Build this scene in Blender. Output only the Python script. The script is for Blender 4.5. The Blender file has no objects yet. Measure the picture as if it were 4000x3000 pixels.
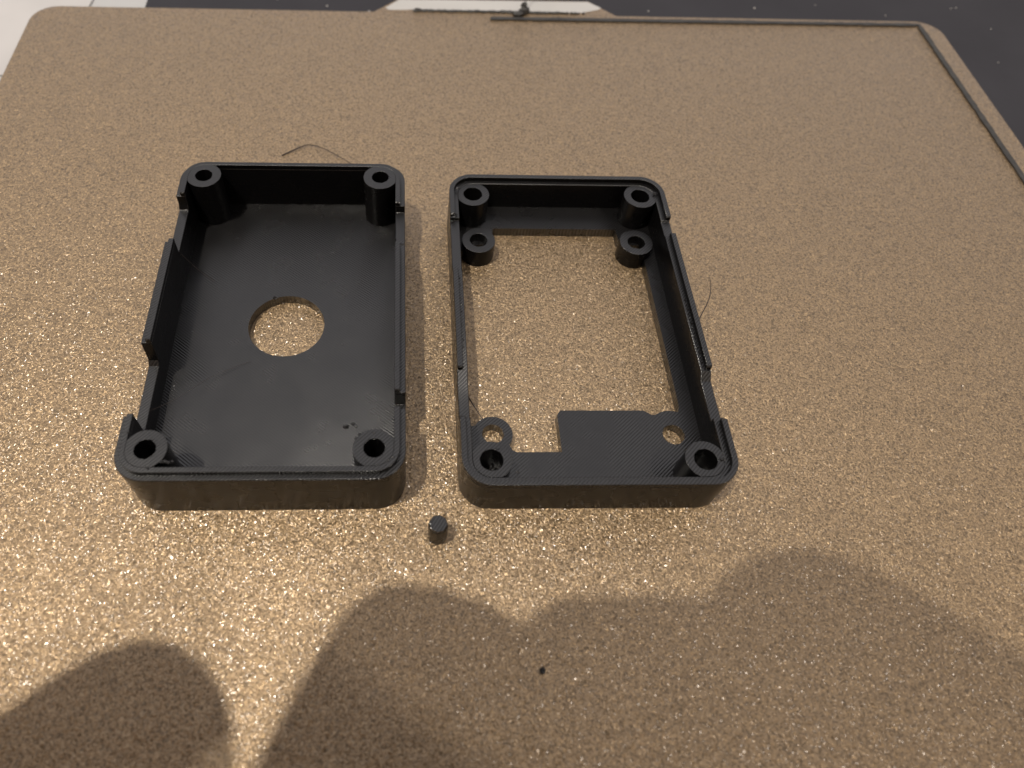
import bpy, bmesh, math, random
from mathutils import Vector, Matrix
from mathutils.geometry import tessellate_polygon

random.seed(7)
MM = 0.001
PI = math.pi
scene = bpy.context.scene
col = scene.collection

# ------------------------------------------------------------------ camera
PITCH, ROLL, CAMH, FPX = 1.00554, 0.06542, 104.208, 2790.1
cp, sp = math.cos(PITCH), math.sin(PITCH)
fwd = Vector((0, cp, -sp))
rgt0 = Vector((1, 0, 0))
up0 = rgt0.cross(fwd)
cr, sr = math.cos(ROLL), math.sin(ROLL)
rgt = rgt0 * cr + up0 * sr
upv = up0 * cr - rgt0 * sr
cam_d = bpy.data.cameras.new('camera')
cam = bpy.data.objects.new('camera', cam_d)
col.objects.link(cam)
M = Matrix((rgt, upv, -fwd)).transposed().to_4x4()
M.translation = Vector((0, 0, CAMH * MM))
cam.matrix_world = M
cam_d.sensor_fit = 'HORIZONTAL'
cam_d.sensor_width = 36
cam_d.lens = FPX / 4000 * 36
cam_d.shift_x = 308 / 4000
cam_d.shift_y = 19.5 / 4000
cam_d.clip_start = 0.002
cam_d.clip_end = 50
cam_d.dof.use_dof = True
cam_d.dof.focus_distance = 0.125
cam_d.dof.aperture_fstop = 17
scene.camera = cam

# ------------------------------------------------------------------ light
world = bpy.data.worlds.new('World')
scene.world = world
world.use_nodes = True
wn, wl = world.node_tree.nodes, world.node_tree.links
# a dim warm room: pale ceiling and wall ahead, darker behind the photographer
wt = wn.new('ShaderNodeTexCoord')
wd = wn.new('ShaderNodeVectorMath')
wd.operation = 'DOT_PRODUCT'
wd.inputs[1].default_value = (0.0, 0.72, 0.69)
wl.new(wt.outputs['Generated'], wd.inputs[0])
wr = wn.new('ShaderNodeValToRGB')
e = wr.color_ramp.elements
e[0].position, e[0].color = 0.15, (0.20, 0.155, 0.115, 1)
e[1].position, e[1].color = 0.95, (0.60, 0.58, 0.60, 1)
wl.new(wd.outputs['Value'], wr.inputs[0])
wl.new(wr.outputs[0], wn['Background'].inputs[0])
wn['Background'].inputs[1].default_value = 1.0


def lamp(name, loc, power, radius, color):
    l = bpy.data.lights.new(name, 'POINT')
    l.energy = power
    l.shadow_soft_size = radius
    l.color = color
    o = bpy.data.objects.new(name, l)
    o.location = loc
    col.objects.link(o)
    return o


lamp('ceiling_lamp', (-0.033 - 0.29 * 1.5, 0.045 - 0.145 * 1.5, 1.5), 70, 0.014, (1.0, 0.92, 0.80))
lamp('ceiling_lamp', (-0.033 - 0.29 * 1.5, 0.045 - 0.215 * 1.5, 1.5), 17, 0.018, (1.0, 0.92, 0.80))
lamp('ceiling_lamp', (0.043 + 0.57 * 1.5, 0.050 - 0.235 * 1.5, 1.5), 20, 0.035, (1.0, 0.91, 0.80))
scene.view_settings.view_transform = 'Standard'
scene.view_settings.look = 'None'
scene.view_settings.exposure = 0
scene.view_settings.gamma = 1
scene.cycles.max_bounces = 6


# ------------------------------------------------------------------ helpers
def tag(o, label=None, cat=None, kind=None, group=None):
    if label: o['label'] = label
    if cat: o['category'] = cat
    if kind: o['kind'] = kind
    if group: o['group'] = group
    return o


def empty(name, loc=(0, 0, 0), rz=0):
    o = bpy.data.objects.new(name, None)
    o.empty_display_size = 0.005
    o.location = Vector(loc) * MM
    o.rotation_euler = (0, 0, rz)
    col.objects.link(o)
    return o


def link(name, verts, faces, mat, parent=None, bevel=0.0, smooth=False, loc=None, rz=0, top=None):
    me = bpy.data.meshes.new(name)
    me.from_pydata([Vector(v) * MM for v in verts], [], faces)
    bm = bmesh.new()
    bm.from_mesh(me)
    bmesh.ops.remove_doubles(bm, verts=bm.verts, dist=1e-7)
    bmesh.ops.dissolve_degenerate(bm, edges=bm.edges, dist=1e-8)
    bmesh.ops.recalc_face_normals(bm, faces=bm.faces)
    bm.to_mesh(me)
    bm.free()
    me.materials.append(mat)
    if top:
        me.materials.append(top)
        for p in me.polygons:
            if p.normal.z > .6: p.material_index = 1
    o = bpy.data.objects.new(name, me)
    col.objects.link(o)
    if parent: o.parent = parent
    if loc: o.location = Vector(loc) * MM
    if rz: o.rotation_euler = (0, 0, rz)
    if smooth:
        for p in me.polygons: p.use_smooth = True
        me.set_sharp_from_angle(angle=math.radians(35))
    if bevel:
        b = o.modifiers.new('bevel', 'BEVEL')
        b.width = bevel * MM
        b.segments = 2
        if top: b.material = 1
        b.limit_method = 'ANGLE'
        b.angle_limit = math.radians(50)
    return o


def prism(loops, z0, z1):
    """closed loops in xy (first outer, rest holes) -> verts, faces"""
    verts, faces = [], []
    flat = [p for L in loops for p in L]
    n = len(flat)
    verts = [(x, y, z1) for x, y in flat] + [(x, y, z0) for x, y in flat]
    tris = tessellate_polygon([[Vector((x, y, 0)) for x, y in L] for L in loops])
    for t in tris:
        faces.append(tuple(t))
        faces.append(tuple(n + i for i in reversed(t)))
    k = 0
    for L in loops:
        m = len(L)
        for i in range(m):
            a, b = k + i, k + (i + 1) % m
            faces.append((a, b, n + b, n + a))
        k += m
    return verts, faces


def circle(cx, cy, r, n=40, jitter=0.0):
    return [(cx + (r + random.uniform(-jitter, jitter)) * math.cos(2 * PI * i / n),
             cy + (r + random.uniform(-jitter, jitter)) * math.sin(2 * PI * i / n)) for i in range(n)]


CW, CD, CR = 42.0, 66.5, 4.6      # case width, depth, corner radius


def arc(cx, cy, r, a0, a1, n=10):
    return [(cx + r * math.cos(a0 + (a1 - a0) * i / n), cy + r * math.sin(a0 + (a1 - a0) * i / n)) for i in range(n + 1)]


def perim(off, profR, profL, z):
    """counter-clockwise samples (x, y, z) of the case outline inset by off"""
    P = []
    r = CR - off
    nf = 12
    P += [(CR + (CW - 2 * CR) * i / nf, off, z) for i in range(nf)]
    P += [(x, y, z) for x, y in arc(CW - CR, CR, r, -PI / 2, 0)]
    P += [(CW - off, y, zz) for y, zz in profR]
    P += [(x, y, z) for x, y in arc(CW - CR, CD - CR, r, 0, PI / 2)]
    P += [(CW - CR - (CW - 2 * CR) * (i + 1) / nf, CD - off, z) for i in range(nf - 1)]
    P += [(x, y, z) for x, y in arc(CR, CD - CR, r, PI / 2, PI)]
    P += [(off, y, zz) for y, zz in reversed(profL)]
    P += [(x, y, z) for x, y in arc(CR, CR, r, PI, PI * 1.5)]
    return P


def strip(A, B, zb, closed):
    """solid between outer samples A and inner samples B, bottom at zb"""
    n = len(A)
    verts = []
    for a, b in zip(A, B):
        verts += [a, b, (b[0], b[1], zb), (a[0], a[1], zb)]
    faces = []
    for i in range(n if closed else n - 1):
        p, q = 4 * i, 4 * ((i + 1) % n)
        for k in range(4):
            k2 = (k + 1) % 4
            faces.append((p + k, q + k, q + k2, p + k2))
    if not closed:
        faces.append((3, 2, 1, 0))
        e = 4 * (n - 1)
        faces.append((e, e + 1, e + 2, e + 3))
    return verts, faces


def path_part(off, start, end, z, ends=0.0):
    """open run of the outline between start=(side,y) and end=(side,y), ccw"""
    r = CR - off
    seq = []

    def fr():
        return [(x, y) for x, y in arc(CW - CR, CR, r, -PI / 2, 0)]

    def br():
        return [(x, y) for x, y in arc(CW - CR, CD - CR, r, 0, PI / 2)]

    def bl():
        return [(x, y) for x, y in arc(CR, CD - CR, r, PI / 2, PI)]

    def fl():
        return [(x, y) for x, y in arc(CR, CR, r, PI, PI * 1.5)]
    if start[0] == end[0] == 'R':
        ys = [start[1] + (end[1] - start[1]) * i / 6 for i in range(7)]
        seq = [(CW - off, y) for y in ys]
    elif start[0] == end[0] == 'L':
        ys = [start[1] + (end[1] - start[1]) * i / 6 for i in range(7)]
        seq = [(off, y) for y in ys]
    elif start[0] == 'R':
        seq = [(CW - off, start[1])] + br() + bl() + [(off, end[1])]
    else:
        seq = [(off, start[1])] + fl() + fr() + [(CW - off, end[1])]
    P = [(x, y, z) for x, y in seq]
    if ends:
        # chamfered ends: dip the first and last samples
        def lerp(a, b, d):
            l = math.hypot(b[0] - a[0], b[1] - a[1])
            t = min(1, d / l)
            return (a[0] + (b[0] - a[0]) * t, a[1] + (b[1] - a[1]) * t, z)
        P = [(P[0][0], P[0][1], z - ends * .9), lerp(P[0], P[1], ends)] + P[1:-1] + [lerp(P[-1], P[-2], ends), (P[-1][0], P[-1][1], z - ends * .9)]
    return P


# ------------------------------------------------------------------ materials
def newmat(name):
    m = bpy.data.materials.new(name)
    m.use_nodes = True
    nt = m.node_tree
    return m, nt, nt.nodes['Principled BSDF']


def mathn(nt, op, a=None, b=None, c=None):
    n = nt.nodes.new('ShaderNodeMath')
    n.operation = op
    for i, v in enumerate((a, b, c)):
        if v is None: continue
        if isinstance(v, (int, float)):
            n.inputs[i].default_value = v
        else:
            nt.links.new(v, n.inputs[i])
    return n.outputs[0]


def coords(nt, scale=(1000, 1000, 1000), rot=(0, 0, 0)):
    tc = nt.nodes.new('ShaderNodeTexCoord')
    mp = nt.nodes.new('ShaderNodeMapping')
    mp.inputs['Scale'].default_value = scale
    mp.inputs['Rotation'].default_value = rot
    nt.links.new(tc.outputs['Object'], mp.inputs[0])
    return mp.outputs[0]


def noise(nt, vec, scale, detail=2, rough=.5):
    n = nt.nodes.new('ShaderNodeTexNoise')
    n.inputs['Scale'].default_value = scale
    n.inputs['Detail'].default_value = detail
    n.inputs['Roughness'].default_value = rough
    nt.links.new(vec, n.inputs['Vector'])
    return n.outputs['Fac']


def ramp(nt, fac, stops):
    r = nt.nodes.new('ShaderNodeValToRGB')
    e = r.color_ramp.elements
    while len(e) < len(stops): e.new(0.5)
    for k, (p, c) in zip(e, stops):
        k.position = p
        k.color = c if len(c) == 4 else (*c, 1)
    nt.links.new(fac, r.inputs[0])
    return r.outputs[0]


def bump(nt, height, strength, dist, prev=None):
    b = nt.nodes.new('ShaderNodeBump')
    b.inputs['Strength'].default_value = strength
    b.inputs['Distance'].default_value = dist
    nt.links.new(height, b.inputs['Height'])
    if prev: nt.links.new(prev, b.inputs['Normal'])
    return b.outputs[0]


def plastic(name, kind, ang=0.0, rough=0.36, ior=1.76):
    m, nt, bs = newmat(name)
    v = coords(nt)
    bs.inputs['Base Color'].default_value = (0.005, 0.0047, 0.005, 1)
    bs.inputs['IOR'].default_value = ior
    sep = nt.nodes.new('ShaderNodeSeparateXYZ')
    nt.links.new(v, sep.inputs[0])
    big = noise(nt, v, 0.22, 2)
    fine = noise(nt, v, 6.0, 3)
    if kind == 'layers':
        bs.inputs['Specular IOR Level'].default_value = 0.2  # same plastic as the tops, its reflection lowered to darken the walls
        # printed layer lines up the wall, too fine to see one by one, slightly uneven
        h = bump(nt, noise(nt, coords(nt, (250, 250, 1000)), 2.2, 2, .6), 0.4, 0.00002)
        h = bump(nt, noise(nt, coords(nt, (1000, 1000, 40)), 1.8, 2), 0.35, 0.00002, h)
        nt.links.new(ramp(nt, big, [(0.3, (rough - .03,) * 3), (0.7, (rough + .04,) * 3)]), bs.inputs['Roughness'])
    else:
        # diagonal infill passes 0.42 mm apart
        c, s = math.cos(ang), math.sin(ang)
        d = mathn(nt, 'ADD', mathn(nt, 'MULTIPLY', sep.outputs[0], c), mathn(nt, 'MULTIPLY', sep.outputs[1], s))
        d = mathn(nt, 'ADD', d, mathn(nt, 'MULTIPLY', noise(nt, v, .25, 1), .10))
        w = mathn(nt, 'ABSOLUTE', mathn(nt, 'SINE', mathn(nt, 'MULTIPLY', d, PI / 0.44)))
        h = bump(nt, mathn(nt, 'MULTIPLY', w, .85), 1.0, 0.00005)
        # crevice shade between passes is put into the specular level, lowest in the valleys
        nt.links.new(ramp(nt, mathn(nt, 'MULTIPLY', w, mathn(nt, 'ADD', .62, mathn(nt, 'MULTIPLY', noise(nt, v, 1.1, 3), .75))),
                          [(0.15, (.30,) * 3), (0.85, (.62,) * 3)]), bs.inputs['Specular IOR Level'])
        h = bump(nt, fine, 0.15, 0.00002, h)
        nt.links.new(ramp(nt, big, [(0.3, (rough,) * 3), (0.7, (rough + .05,) * 3)]), bs.inputs['Roughness'])
    nt.links.new(h, bs.inputs['Normal'])
    return m


m_wall = plastic('black_plastic_layers', 'layers', rough=.27, ior=1.38)
m_flA = plastic('black_plastic_infill_down', 'infill', math.radians(52), rough=.23)
m_flB = plastic('black_plastic_infill_up', 'infill', math.radians(-48), rough=.25)
m_top = plastic('black_plastic_top', 'infill', math.radians(-45), rough=.27)


def plate_mat(name, base=(0.37, 0.26, 0.148)):
    m, nt, bs = newmat(name)
    v = coords(nt)
    warp = nt.nodes.new('ShaderNodeTexNoise')
    warp.inputs['Scale'].default_value = 1.3
    warp.inputs['Detail'].default_value = 2
    nt.links.new(v, warp.inputs['Vector'])
    mix = nt.nodes.new('ShaderNodeVectorMath')
    mix.operation = 'MULTIPLY_ADD'
    nt.links.new(warp.outputs['Color'], mix.inputs[0])
    mix.inputs[1].default_value = (0.9, 0.9, 0)
    nt.links.new(v, mix.inputs[2])
    g = noise(nt, mix.outputs[0], 3.1, 3, .6)           # worm-like grain about half a millimetre across
    vo = nt.nodes.new('ShaderNodeTexVoronoi')
    vo.inputs['Scale'].default_value = 4.0
    nt.links.new(mix.outputs[0], vo.inputs['Vector'])
    h = bump(nt, g, 1.0, 0.00012)
    h = bump(nt, vo.outputs['Distance'], 0.5, 0.00006, h)
    soft = h
    c = ramp(nt, g, [(0.36, tuple(x * .5 for x in base)), (0.50, base), (0.66, tuple(min(1, x * 1.3) for x in base))])  # grain tone, with the dark reflections of its hollows painted in
    nt.links.new(c, bs.inputs['Base Color'])
    bs.inputs['Metallic'].default_value = 0.78
    bs.inputs['Coat Weight'].default_value = 0.9
    bs.inputs['Coat Roughness'].default_value = 0.19
    # metal flakes: each a small facet with its own tilt
    tilt = None
    for sc_, off in ((5.2, (0, 0, 0)), (7.4, (13.7, 5.1, 2.2))):
        ad = nt.nodes.new('ShaderNodeVectorMath')
        ad.operation = 'ADD'
        nt.links.new(mix.outputs[0], ad.inputs[0])
        ad.inputs[1].default_value = off
        f1 = nt.nodes.new('ShaderNodeTexVoronoi')
        f1.inputs['Scale'].default_value = sc_
        nt.links.new(ad.outputs[0], f1.inputs['Vector'])
        t1 = nt.nodes.new('ShaderNodeVectorMath')
        t1.operation = 'MULTIPLY_ADD'
        nt.links.new(f1.outputs['Color'], t1.inputs[0])
        t1.inputs[1].default_value = (0.48, 0.48, 0)
        t1.inputs[2].default_value = (-0.24, -0.24, 0)
        if tilt is None:
            tilt = t1.outputs[0]
        else:
            sm_ = nt.nodes.new('ShaderNodeVectorMath')
            sm_.operation = 'ADD'
            nt.links.new(tilt, sm_.inputs[0])
            nt.links.new(t1.outputs[0], sm_.inputs[1])
            tilt = sm_.outputs[0]
    geo = nt.nodes.new('ShaderNodeNewGeometry')
    sm_ = nt.nodes.new('ShaderNodeVectorMath')
    sm_.operation = 'ADD'
    nt.links.new(tilt, sm_.inputs[0])
    nt.links.new(geo.outputs['Normal'], sm_.inputs[1])
    nn = nt.nodes.new('ShaderNodeVectorMath')
    nn.operation = 'NORMALIZE'
    nt.links.new(sm_.outputs[0], nn.inputs[0])
    nt.links.new(nn.outputs[0], bs.inputs['Coat Normal'])
    bs.inputs['Coat IOR'].default_value = 1.5
    s2_ = nt.nodes.new('ShaderNodeVectorMath')
    s2_.operation = 'ADD'
    half = nt.nodes.new('ShaderNodeVectorMath')
    half.operation = 'SCALE'
    half.inputs['Scale'].default_value = 0.7
    nt.links.new(tilt, half.inputs[0])
    nt.links.new(half.outputs[0], s2_.inputs[0])
    nt.links.new(soft, s2_.inputs[1])
    n2_ = nt.nodes.new('ShaderNodeVectorMath')
    n2_.operation = 'NORMALIZE'
    nt.links.new(s2_.outputs[0], n2_.inputs[0])
    nt.links.new(n2_.outputs[0], bs.inputs['Normal'])
    nt.links.new(ramp(nt, noise(nt, v, 3.0, 1), [(0.35, (.34,) * 3), (0.7, (.46,) * 3)]), bs.inputs['Roughness'])
    return m


m_plate = plate_mat('gold_textured_coating')


def simple(name, colr, rough=.5, metal=0, bumpamt=0, bscale=1.0, var=None, vscale=.05):
    m, nt, bs = newmat(name)
    v = coords(nt)
    bs.inputs['Roughness'].default_value = rough
    bs.inputs['Metallic'].default_value = metal
    a = var or tuple(x * .9 for x in colr)
    nt.links.new(ramp(nt, noise(nt, v, vscale, 4), [(0.3, a), (0.7, colr)]), bs.inputs['Base Color'])
    if bumpamt:
        nt.links.new(bump(nt, noise(nt, v, bscale, 3), bumpamt, 0.0001), bs.inputs['Normal'])
    return m


m_mat = simple('slate_magnetic_sheet', (0.026, 0.025, 0.032), .8, 0, .5, 1.2, (0.020, 0.019, 0.025))
m_steel = simple('bare_tab_glare', (0.52, 0.51, 0.50), .4, 0.0, .1, 1, (0.46, 0.45, 0.44))  # bare steel, its blown-out reflection painted as a pale flat colour
m_table = simple('white_table_top', (0.50, 0.50, 0.51), .5, 0, .05, 1)
m_paper = simple('white_paper', (0.55, 0.535, 0.54), .7, 0, .05, 1)
m_purge = simple('purge_line_plastic', (0.050, 0.047, 0.044), .5, 0, .8, 3, (0.028, 0.026, 0.025), .6)
m_dark = simple('black_plastic_plain', (0.016, 0.0155, 0.017), .4, 0, .3, 3)
m_hair = simple('fine_plastic_hair', (0.045, 0.033, 0.028), .4)
m_fleck = simple('pale_fleck', (0.6, 0.58, 0.55), .5)
m_skin = simple('skin', (0.50, 0.30, 0.21), .5, 0, .3, 1.5)
m_glass = simple('phone_shell', (0.02, 0.02, 0.022), .15)

# ------------------------------------------------------------------ setting
PLX, PLY, PLA = -106.595, 172.902, 0.08392          # build plate frame: back left corner and turn
ca, sa = math.cos(PLA), math.sin(PLA)


def pl(x, y, z=0.0):
    return (PLX + ca * x - sa * y, PLY + sa * x + ca * y, z)


v, f = prism([[(-700, -900), (900, -900), (900, 900), (-700, 900)]], -12, -4)
tag(link('table_top', v, f, m_table), kind='structure')
# dark magnetic sheet of the printer bed, under and beyond the plate
bed = link('bed_sheet', *prism([[(26.6, -300), (420, -300), (420, 300), (26.6, 300)]], -3.9, -0.62), m_mat, None, .3, loc=(PLX, PLY, 0), rz=PLA)
tag(bed, kind='structure')
paper = link('paper_sheet', *prism([[(-260, -24.5), (8, -23.5), (24, 170), (-260, 200)]], -3.9, -3.5), m_paper, None, loc=(PLX, PLY, 0), rz=PLA)
tag(paper, 'plain white sheet of paper past the upper left corner of the gold plate', 'paper')

# build plate with rounded corners; the tab is its own part
W, R = 235.0, 6.2
out = arc(W - R, -R, R, 0, PI / 2, 8) + arc(R, -R, R, PI / 2, PI, 8) + [(0, -W), (W, -W)]
plate = empty('build_plate', (PLX, PLY, -0.5), PLA)
tag(plate, 'gold brown textured sheet with sparkling grain carrying the black printed parts', 'build plate')
link('sheet', *prism([out], 0, 0.5), m_plate, plate, .08)
link('tab', *prism([[(85.2, 0), (91.7, 6.2), (142.2, 6.6), (148.6, 0)]], 0.0, 0.497), m_plate, plate, .05)
rag = [(88.2, 1.9), (91.9, 5.95), (142.0, 6.35), (145.2, 3.6)]
for i in range(26):
    x = 144.2 - 55 * i / 25
    y = 1.15 + random.uniform(-.25, .35) + (1.9 if x > 140 else 0) * (x - 139) / 6
    rag.append((x, y))
link('bare_patch', *prism([rag], 0.498, 0.53), m_steel, plate)


def ribbon(name, pts, width, z0, z1, mat, root, jit=0.08):
    L, Rr = [], []
    dense = []
    for (a, b) in zip(pts[:-1], pts[1:]):
        d = math.hypot(b[0] - a[0], b[1] - a[1])
        n = max(1, int(d / 1.5))
        dense += [(a[0] + (b[0] - a[0]) * i / n, a[1] + (b[1] - a[1]) * i / n) for i in range(n)]
    dense.append(pts[-1])
    for i, p in enumerate(dense):
        a = dense[max(0, i - 1)]
        b = dense[min(len(dense) - 1, i + 1)]
        tx, ty = b[0] - a[0], b[1] - a[1]
        l = math.hypot(tx, ty)
        nx, ny = -ty / l, tx / l
        w1 = width / 2 + random.uniform(-jit, jit)
        w2 = width / 2 + random.uniform(-jit, jit)
        L.append((p[0] + nx * w1, p[1] + ny * w1, z1))
        Rr.append((p[0] - nx * w2, p[1] - ny * w2, z1))
    v, f = strip(L, Rr, z0, False)
    return link(name, v, f, mat, root)


purge = empty('purge_line', (PLX, PLY, 0), PLA)
tag(purge, 'thin black line of plastic printed along the back and right edge of the gold plate', 'purge line')
ribbon('bead', [(115.3, -2.5), (229.6, -2.0), (229.6, -200)], 1.25, 0.002, 0.38, m_purge, purge, .10)

res = empty('plastic_residue', (PLX, PLY, 0), PLA)
tag(res, 'ragged black smear of old plastic across the pale tab with a lump and hair', 'plastic residue')


def blob_mesh(cx, cy, cz, rx, ry, rz, n=12, jit=.22, seed=0):
    rnd = random.Random(seed)
    bm = bmesh.new()
    bmesh.ops.create_icosphere(bm, subdivisions=2, radius=1)
    vs = []
    for vv in bm.verts:
        k = 1 + rnd.uniform(-jit, jit)
        vs.append((cx + vv.co.x * rx * k, cy + vv.co.y * ry * k, cz + vv.co.z * rz * k))
    fs = [tuple(w.index for w in ff.verts) for ff in bm.faces]
    bm.free()
    return vs, fs


def join(parts):
    V, F = [], []
    for v, f in parts:
        k = len(V)
        V += list(v)
        F += [tuple(i + k for i in ff) for ff in f]
    return V, F


sm = []
x = 96.0
while x < 140:
    r = random.uniform(.35, .62) if x < 132 else random.uniform(.25, .5)
    sm.append(blob_mesh(x, 0.75 + random.uniform(-.12, .12), .12, r * 1.3, r, .28, seed=int(x * 10)))
    x += random.uniform(.5, .8) if x < 124 else random.uniform(.6, 1.3)
sm.append(blob_mesh(96.6, .95, .2, .9, .55, .4, seed=5))
link('smear', *join(sm), m_purge, res)
link('lump', *join([blob_mesh(124.3, 0.6, .7, 1.2, 1.1, .9, seed=3, jit=.3), blob_mesh(122.6, -.6, .5, 1.5, 1.0, .6, seed=4, jit=.3),
                    blob_mesh(124.2, 1.3, 1.6, .8, .7, .8, seed=8, jit=.3)]), m_purge, res)


def tube(name, pts, r, mat, parent=None, taper=True, sides=6):
    P = [Vector(p) for p in pts]
    # Catmull-Rom
    D = []
    for i in range(len(P) - 1):
        p0, p1, p2, p3 = P[max(0, i - 1)], P[i], P[i + 1], P[min(len(P) - 1, i + 2)]
        for k in range(8):
            t = k / 8
            D.append(.5 * ((2 * p1) + (p2 - p0) * t + (2 * p0 - 5 * p1 + 4 * p2 - p3) * t * t + (3 * p1 - p0 - 3 * p2 + p3) * t ** 3))
    D.append(P[-1])
    verts, faces = [], []
    n = len(D)
    for i, p in enumerate(D):
        t = (D[min(n - 1, i + 1)] - D[max(0, i - 1)]).normalized()
        a = t.cross(Vector((0, 0, 1)))
        a = a.normalized() if a.length > 1e-4 else Vector((1, 0, 0))
        b = t.cross(a)
        rr = r * (1 - .65 * i / n if taper else 1)
        for k in range(sides):
            q = p + (a * math.cos(2 * PI * k / sides) + b * math.sin(2 * PI * k / sides)) * rr
            verts.append(tuple(q))
    for i in range(n - 1):
        for k in range(sides):
            k2 = (k + 1) % sides
            faces.append((i * sides + k, (i + 1) * sides + k, (i + 1) * sides + k2, i * sides + k2))
    faces.append(tuple(range(sides)))
    faces.append(tuple(reversed(range((n - 1) * sides, n * sides))))
    return link(name, verts, faces, mat, parent)


tube('hair', [(124.3, 1.2, 2.0), (124.8, 2.6, 3.2), (125.2, 4.2, 4.2), (126.2, 5.2, 5.6)], .16, m_purge, res)

# pale flecks lying on the dark sheet
fl = []
for i, (x, y, r) in enumerate([(158, 3.6, .35), (187.5, 6.0, .45), (243, 7.5, .28), (244.6, 7.9, .32), (262, -9, .3), (250, -2, .25), (245, -17, .25), (60, 6.0, .35), (73, 3.2, .4),
                               (84, 1.2, .4), (205, 8, .25), (223, 3.6, .25), (256, -25, .3), (266, -33, .35)]):
    r *= .6
    fl.append(blob_mesh(x, y, -.55, r, r * .8, .12, seed=i))
o = link('dust_flecks', *join(fl), m_fleck, None, loc=(PLX, PLY, 0), rz=PLA)
tag(o, 'scattered pale dust flecks on the dark sheet behind the plate', 'dust', kind='stuff')


# ------------------------------------------------------------------ case halves
def post_outline(cx, cy, sx, sy, r=3.15, ri=CR - 1.75 - 0.01):
    """disc clipped by the inner wall faces; (sx, sy) point to the corner"""
    a = math.acos(ri / r)
    pts = []
    # local frame with corner at (-,-)
    pts += [(r * math.cos(t), r * math.sin(t)) for t in [(-PI / 2 + a) + (1.5 * PI - 2 * a + 0 * a) * i / 30 for i in range(31)] if True]
    # the arc runs from just past the -y wall contact round to the -x wall contact
    pts = []
    a0, a1 = -PI / 2 + a, PI - a
    pts += [(r * math.cos(a0 + (a1 - a0) * i / 30), r * math.sin(a0 + (a1 - a0) * i / 30)) for i in range(31)]
    pts += [(ri * math.cos(PI + PI / 2 * i / 8), ri * math.sin(PI + PI / 2 * i / 8)) for i in range(9)]
    out = [(cx - sx * x, cy - sy * y) for x, y in pts]
    if sx * sy < 0: out.reverse()
    return out


def inner_outline(off):
    return [(x, y) for x, y, z in perim(off, [], [], 0)]


def post(root, cx, cy, sx, sy, z0, z1, hr):
    o = link('screw_post', *prism([post_outline(cx, cy, sx, sy), circle(cx, cy, hr, 36, .05)[::-1]], z0, z1), m_wall, root, .03, True, top=m_top)
    return o


IN = CR
corners = [(IN, IN, -1, -1), (CW - IN, IN, 1, -1), (CW - IN, CD - IN, 1, 1), (IN, CD - IN, -1, 1)]


def side_wall(root, prL, prR, z, name='side_wall'):
    A = perim(0, prR, prL, z)
    B = perim(1.75, prR, prL, z)
    return link(name, *strip(A, B, 0, True), m_wall, root, .13, True, top=m_top)


# ---- left half: closed floor with a round hole, raised inner lip
HA, TA = 10.8, 11.7
A = empty('case_half', (-44.898, 40.333, 0), 0.0793)
tag(A, 'black printed tray with solid floor, round hole in the middle and four corner posts', 'printed case')
link('floor', *prism([inner_outline(1.75), circle(20.9, 34.3, 6.7, 64, .02)[::-1]], 0, 2.0), m_flA, A, .05)
side_wall(A,
          [(10.6, HA), (10.6, 5.9), (22.9, 5.9), (23.6, 6.6), (24.0, HA), (46.0, HA), (46.0, 8.0), (56.6, 8.0), (57.2, 9.0), (57.2, HA)],
          [(11.8, HA), (11.8, 7.4), (14.6, 7.4), (14.6, HA), (45.4, HA), (47.4, 9.2), (55.2, 9.2), (55.2, HA)], HA)
for s, e in [(('L', 10.6), ('R', 11.8)), (('R', 14.6), ('R', 45.4)), (('R', 55.2), ('L', 57.2)), (('L', 46.0), ('L', 24.0))]:
    P0 = path_part(0.88, s, e, TA, .18)
    P1 = path_part(1.75, s, e, TA, .18)
    link('lip', *strip(P0, P1, HA + .002, False), m_wall, A, .07, True, top=m_top)
for c in corners: post(A, *c, 2.0, TA, 1.57)
# burrs and loose blobs left by the nozzle
for i, (x, y, z, r) in enumerate([(33.1, 8.6, 10.9, .42), (34.2, 8.9, 11.2, .34), (34.6, 8.3, 11.4, .3), (7.3, 3.2, 10.9, .34), (18.3, 40.6, 2.0, .35)]):
    link('nozzle_blob', *blob_mesh(x, y, z, r, r * .7, r * .8, seed=40 + i, jit=.35), m_dark, A)
tube('stringing', [(1.6, 46.2, 8.0), (4.2, 45.2, 4.6), (7.0, 44.4, 2.1)], .04, m_hair, A, False)
tube('stringing', [(1.8, 13.5, 7.0), (5.0, 17.5, 4.5), (9.5, 23.0, 2.6), (15.5, 26.5, 2.15)], .022, m_hair, A, False)

# ---- right half: open frame, raised outer rim
HB, LB = 8.8, 7.9
B = empty('case_half', (5.283, 44.204, 0), 0.0756)
tag(B, 'black printed frame with open floor, short standoffs and a stepped plate along its front', 'printed case')


def arc2(cx, cy, r, a0, a1, n=12):
    return [(cx + r * math.cos(math.radians(a0 + (a1 - a0) * i / n)), cy + r * math.sin(math.radians(a0 + (a1 - a0) * i / n))) for i in range(n + 1)]


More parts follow.
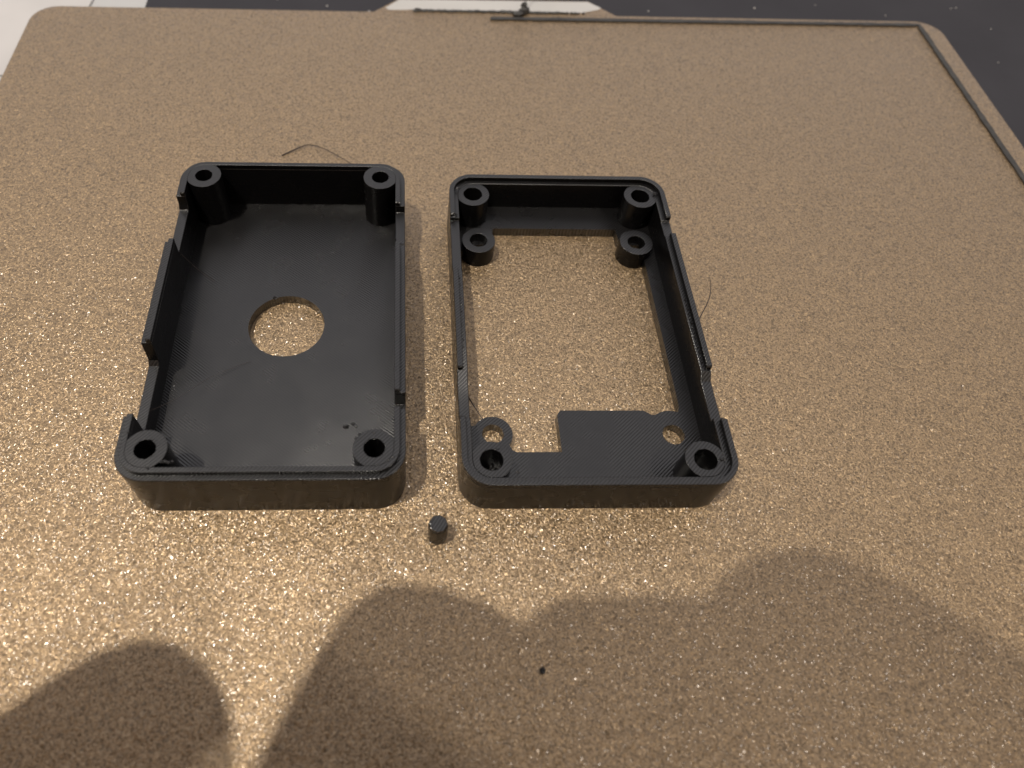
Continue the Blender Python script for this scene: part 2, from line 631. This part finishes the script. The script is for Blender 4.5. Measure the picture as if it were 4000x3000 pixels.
opening = [(1.95, 13.8), (3.3, 13.8)]
opening += arc2(5.9, 12.3, 3.25, 150, -38, 16)
opening += [(8.9, 9.3), (9.6, 8.95), (16.9, 8.95), (16.9, 16.0), (17.5, 16.75), (31.6, 16.75), (32.9, 15.9), (33.4, 15.9)]
opening += arc2(36.0, 12.35, 4.35, 126, 70, 8)
opening += [(37.85, 17.5), (37.85, 51.0)]
opening += [(37.85, 54.5), (34.2, 54.5), (33.6, 56.0), (33.4, 58.7), (8.9, 58.7), (8.5, 56.0), (7.8, 54.5), (4.0, 54.0), (3.2, 52.4), (1.95, 52.4)]
small = [(5.9, 12.3, 1.76), (35.85, 12.15, 1.82)]
SP = [(5.6, 53.55), (36.25, 53.4)]
loops = [inner_outline(1.75), opening[::-1]]
loops += [circle(x, y, r, 32, .04)[::-1] for x, y, r in small]
# the standoff bores run through the floor: cut the floor back from them
link('floor', *prism([inner_outline(1.75), opening[::-1]] + [circle(x, y, r, 32, .04)[::-1] for x, y, r in small], 0, 2.0), m_flB, B, .06)
side_wall(B,
          [(11.9, HB - .9), (11.9, 7.0), (19.2, 7.0), (20.9, LB), (42.3, LB), (42.6, 7.3), (55.4, 7.3), (55.4, LB)],
          [(12.0, LB), (12.0, 6.9), (19.4, 6.9), (20.8, LB), (51.5, LB), (51.5, 7.6), (55.3, 7.6), (55.3, LB)], LB)
for s, e in [(('L', 11.9), ('R', 11.4)), (('R', 21.1), ('R', 51.4)), (('R', 55.4), ('L', 55.6)), (('L', 42.3), ('L', 20.9))]:
    P0 = path_part(0.0, s, e, HB, .25)
    P1 = path_part(0.92, s, e, HB, .25)
    link('rim', *strip(P0, P1, LB + .002, False), m_wall, B, .08, True, top=m_top)
for c in corners: post(B, *c, 2.0, LB - .003, 1.80)
for x, y in SP:
    link('standoff', *prism([circle(x, y, 3.2, 36, .03), circle(x, y, 1.68, 32, .06)[::-1]], 0.01, 4.0), m_wall, B, .05, True, top=m_top)
for i, (x, y, z, r) in enumerate([(.7, 55.3, 8.2, .45), (1.0, 56.0, 8.1, .4), (1.6, 62.6, 8.7, .4), (40.3, 62.3, 8.3, .4), (8.3, 2.6, 7.8, .3), (39.9, 4.6, 8.0, .35)]):
    link('nozzle_blob', *blob_mesh(x, y, z, r, r * .7, r * .5, seed=60 + i, jit=.35), m_dark, B)

# little beads added to give the dotted glints in groove and front rim
V = []
for i in range(14): V.append(blob_mesh(40.75 + random.uniform(-.06, .06), 22.5 + i * 1.02, LB + .05, .13, .13, .22, seed=200 + i))
for i in range(28): V.append(blob_mesh(8.6 + i * .93, 1.02, LB + .25, .24, .10, .16, seed=240 + i))
for i in range(12): V.append(blob_mesh(1.25 + random.uniform(-.05, .05), 24 + i * 1.5, LB + .03, .12, .16, .1, seed=280 + i))
o = link('glint_beads', *join(V), m_top, B)
o['kind'] = 'stuff'
# rough burrs round the far left corner post
V = [blob_mesh(6.9 + .35 * i, 2.5 + random.uniform(-.3, .3), TA - .1 - random.uniform(0, .4), .28, .2, .22, seed=300 + i, jit=.35) for i in range(6)]
V += [blob_mesh(*q, .22, .16, .12, seed=320 + i, jit=.35) for i, q in enumerate([(35.1, 6.9, TA), (34.7, 6.2, TA), (40.2, 3.1, TA), (39.4, 2.6, TA), (1.7, 7.4, TA), (37.3, 7.1, TA), (5.6, 1.5, TA)])]
o = link('burrs', *join(V), m_dark, A)
o['kind'] = 'stuff'

# ---- small loose pin in front, between the two halves
px, py, _ = pl(97.1, -142.0)
o = empty('plastic_pin', (px, py, 0), PLA + .2)
tag(o, 'tiny black plastic pin standing upright in front of the gap between the trays', 'pin')
oct_ = [(1.38 * math.cos(PI / 8 + PI / 4 * i) * 1.04, 1.38 * math.sin(PI / 8 + PI / 4 * i) * 1.04) for i in range(8)]
link('shaft', *prism([[(x * 1.04, y * 1.04) for x, y in oct_]], 0.0, 4.7), m_wall, o, .12)
link('head', *prism([[(x * .99, y * .99) for x, y in oct_]], 4.7, 5.2), m_top, o, .15)
o = link('plastic_crumb', *blob_mesh(0, 0, .25, .40, .5, .3, seed=21, jit=.25), m_dark, None, loc=pl(111.2, -161.8))
tag(o, 'tiny black crumb alone on the gold plate in the shadow', 'crumb')

# hairs
o = tube('plastic_hair', [pl(66.4, -55.8, .15), pl(69.2, -53.9, .3), pl(72.0, -52.7, .5), pl(75.5, -54.0, .5), pl(81.2, -58.4, .4), pl(84.0, -61.5, .2)], .14, m_hair)
tag(o, 'thin dark bent plastic hair lying behind the tray with the round hole', 'plastic hair')
o = tube('plastic_hair', [pl(142.4, -107.8, 7.5), pl(143.8, -105.6, 8.2), pl(145.6, -102.6, 9.0), pl(146.2, -100.0, 9.8), pl(146.0, -98.5, 10.4)], .12, m_hair)
tag(o, 'thin curved plastic hair standing off the right wall of the open frame', 'plastic hair')
o = tube('plastic_hair', [pl(102.6, -118.2, 3), pl(103.8, -119.4, 1.5), pl(105.6, -121.9, .2)], .17, m_hair)
tag(o, 'short brown plastic hair inside the open frame beside its left wall', 'plastic hair')


# ------------------------------------------------------------------ the phone and the hands that throw the foreground shadow
def camp(a, b, c):
    """point a to the right of, b above and c behind the lens, in mm"""
    return Vector((0, 0, CAMH)) + rgt * a + upv * b - fwd * c


def rounded(x0, x1, y0, y1, r):
    return (arc(x1 - r, y0 + r, r, -PI / 2, 0, 6) + arc(x1 - r, y1 - r, r, 0, PI / 2, 6)
            + arc(x0 + r, y1 - r, r, PI / 2, PI, 6) + arc(x0 + r, y0 + r, r, PI, 1.5 * PI, 6))


phone = bpy.data.objects.new('phone', None)
col.objects.link(phone)
Mp = Matrix((rgt, upv, -fwd)).transposed().to_4x4()
Mp.translation = Vector((0, 0, CAMH * MM))
phone.matrix_world = Mp
tag(phone, 'phone held over the plate, seen only by its shadow in the foreground', 'phone')
v, f = prism([rounded(-22, 40, -130, 21, 9)], 1.5, 9.5)
link('body', v, f, m_glass, phone, .8)
v, f = prism([rounded(-19, 37, -127, 18, 7)], 9.502, 9.8)
link('screen', v, f, m_dark, phone)
v, f = prism([circle(0, 0, 6, 24)], .8, 1.45)
link('lens_ring', v, f, m_dark, phone)


def skin_mesh(name, chains, root, mat):
    me = bpy.data.meshes.new(name)
    verts, edges, rad = [], [], []
    idx = {}

    def add(p, r):
        k = tuple(round(q, 3) for q in p)
        if k not in idx:
            idx[k] = len(verts)
            verts.append(Vector(p) * MM)
            rad.append(r)
        return idx[k]
    for ch in chains:
        prev = None
        for p, r in ch:
            i = add(p, r)
            if prev is not None: edges.append((prev, i))
            prev = i
    me.from_pydata(verts, edges, [])
    o = bpy.data.objects.new(name, me)
    col.objects.link(o)
    sk = o.modifiers.new('skin', 'SKIN')
    for i, d in enumerate(me.skin_vertices[0].data):
        d.radius = (rad[i] * MM, rad[i] * MM)
        d.use_root = (i == 0)
    su = o.modifiers.new('subdiv', 'SUBSURF')
    su.levels = su.render_levels = 2
    me.materials.append(mat)
    return o


def C(a, b, c):
    return tuple(camp(a, b, c))


# left hand: wrist below left, fingers reaching the phone's left end
w = (C(-135, -130, 45), 24)
p1 = (C(-124, -90, 32), 22)
k = [(C(-116, -56, 26), 13), (C(-80, -60, 34), 12), (C(-72, -56, 42), 11), (C(-70, -68, 46), 10)]
lh = [[w, p1],
      [p1, k[0], (C(-108, -42, 18), 12), (C(-93, -20, 14), 12), (C(-77, 0, 12), 14), (C(-58, 13, 11), 15)],
      [p1, k[1], (C(-54, -28, 30), 13), (C(-44, -8, 22), 17), (C(-34, 13, 15), 18), (C(-29, 26, 12), 16)],
      [p1, k[2], (C(-54, -38, 36), 9), (C(-40, -28, 28), 9), (C(-30, -22, 18), 8)],
      [p1, k[3], (C(-52, -58, 40), 8), (C(-40, -50, 32), 7.5), (C(-30, -46, 20), 7)],
      [p1, (C(-66, -84, 44), 12), (C(-48, -72, 46), 10), (C(-34, -60, 40), 9), (C(-26, -50, 28), 8)]]
o = skin_mesh('hand', lh, 0, m_skin)
tag(o, 'left hand holding the phone, seen only by its finger shadow at lower left', 'hand')
w = (C(165, -140, 45), 24)
p1 = (C(132, -82, 34), 22)
rh = [[w, p1],
      [p1, (C(96, -38, 30), 16), (C(62, -22, 24), 20), (C(36, 0, 24), 21), (C(14, 18, 24), 21), (C(-3, 27, 24), 19)],
      [p1, (C(106, -46, 38), 12), (C(88, -32, 36), 11), (C(70, -24, 28), 10), (C(56, -22, 18), 8)],
      [p1, (C(104, -60, 42), 11), (C(86, -50, 40), 9), (C(70, -44, 30), 8), (C(57, -42, 18), 7)],
      [p1, (C(102, -74, 44), 10), (C(86, -68, 42), 8), (C(72, -64, 32), 7), (C(58, -62, 20), 6)],
      [p1, (C(106, -96, 40), 12), (C(88, -86, 40), 10), (C(72, -76, 34), 9), (C(58, -66, 30), 8)]]
o = skin_mesh('hand', rh, 0, m_skin)
tag(o, 'right hand holding the phone, seen only by its rounded shadow at lower right', 'hand')
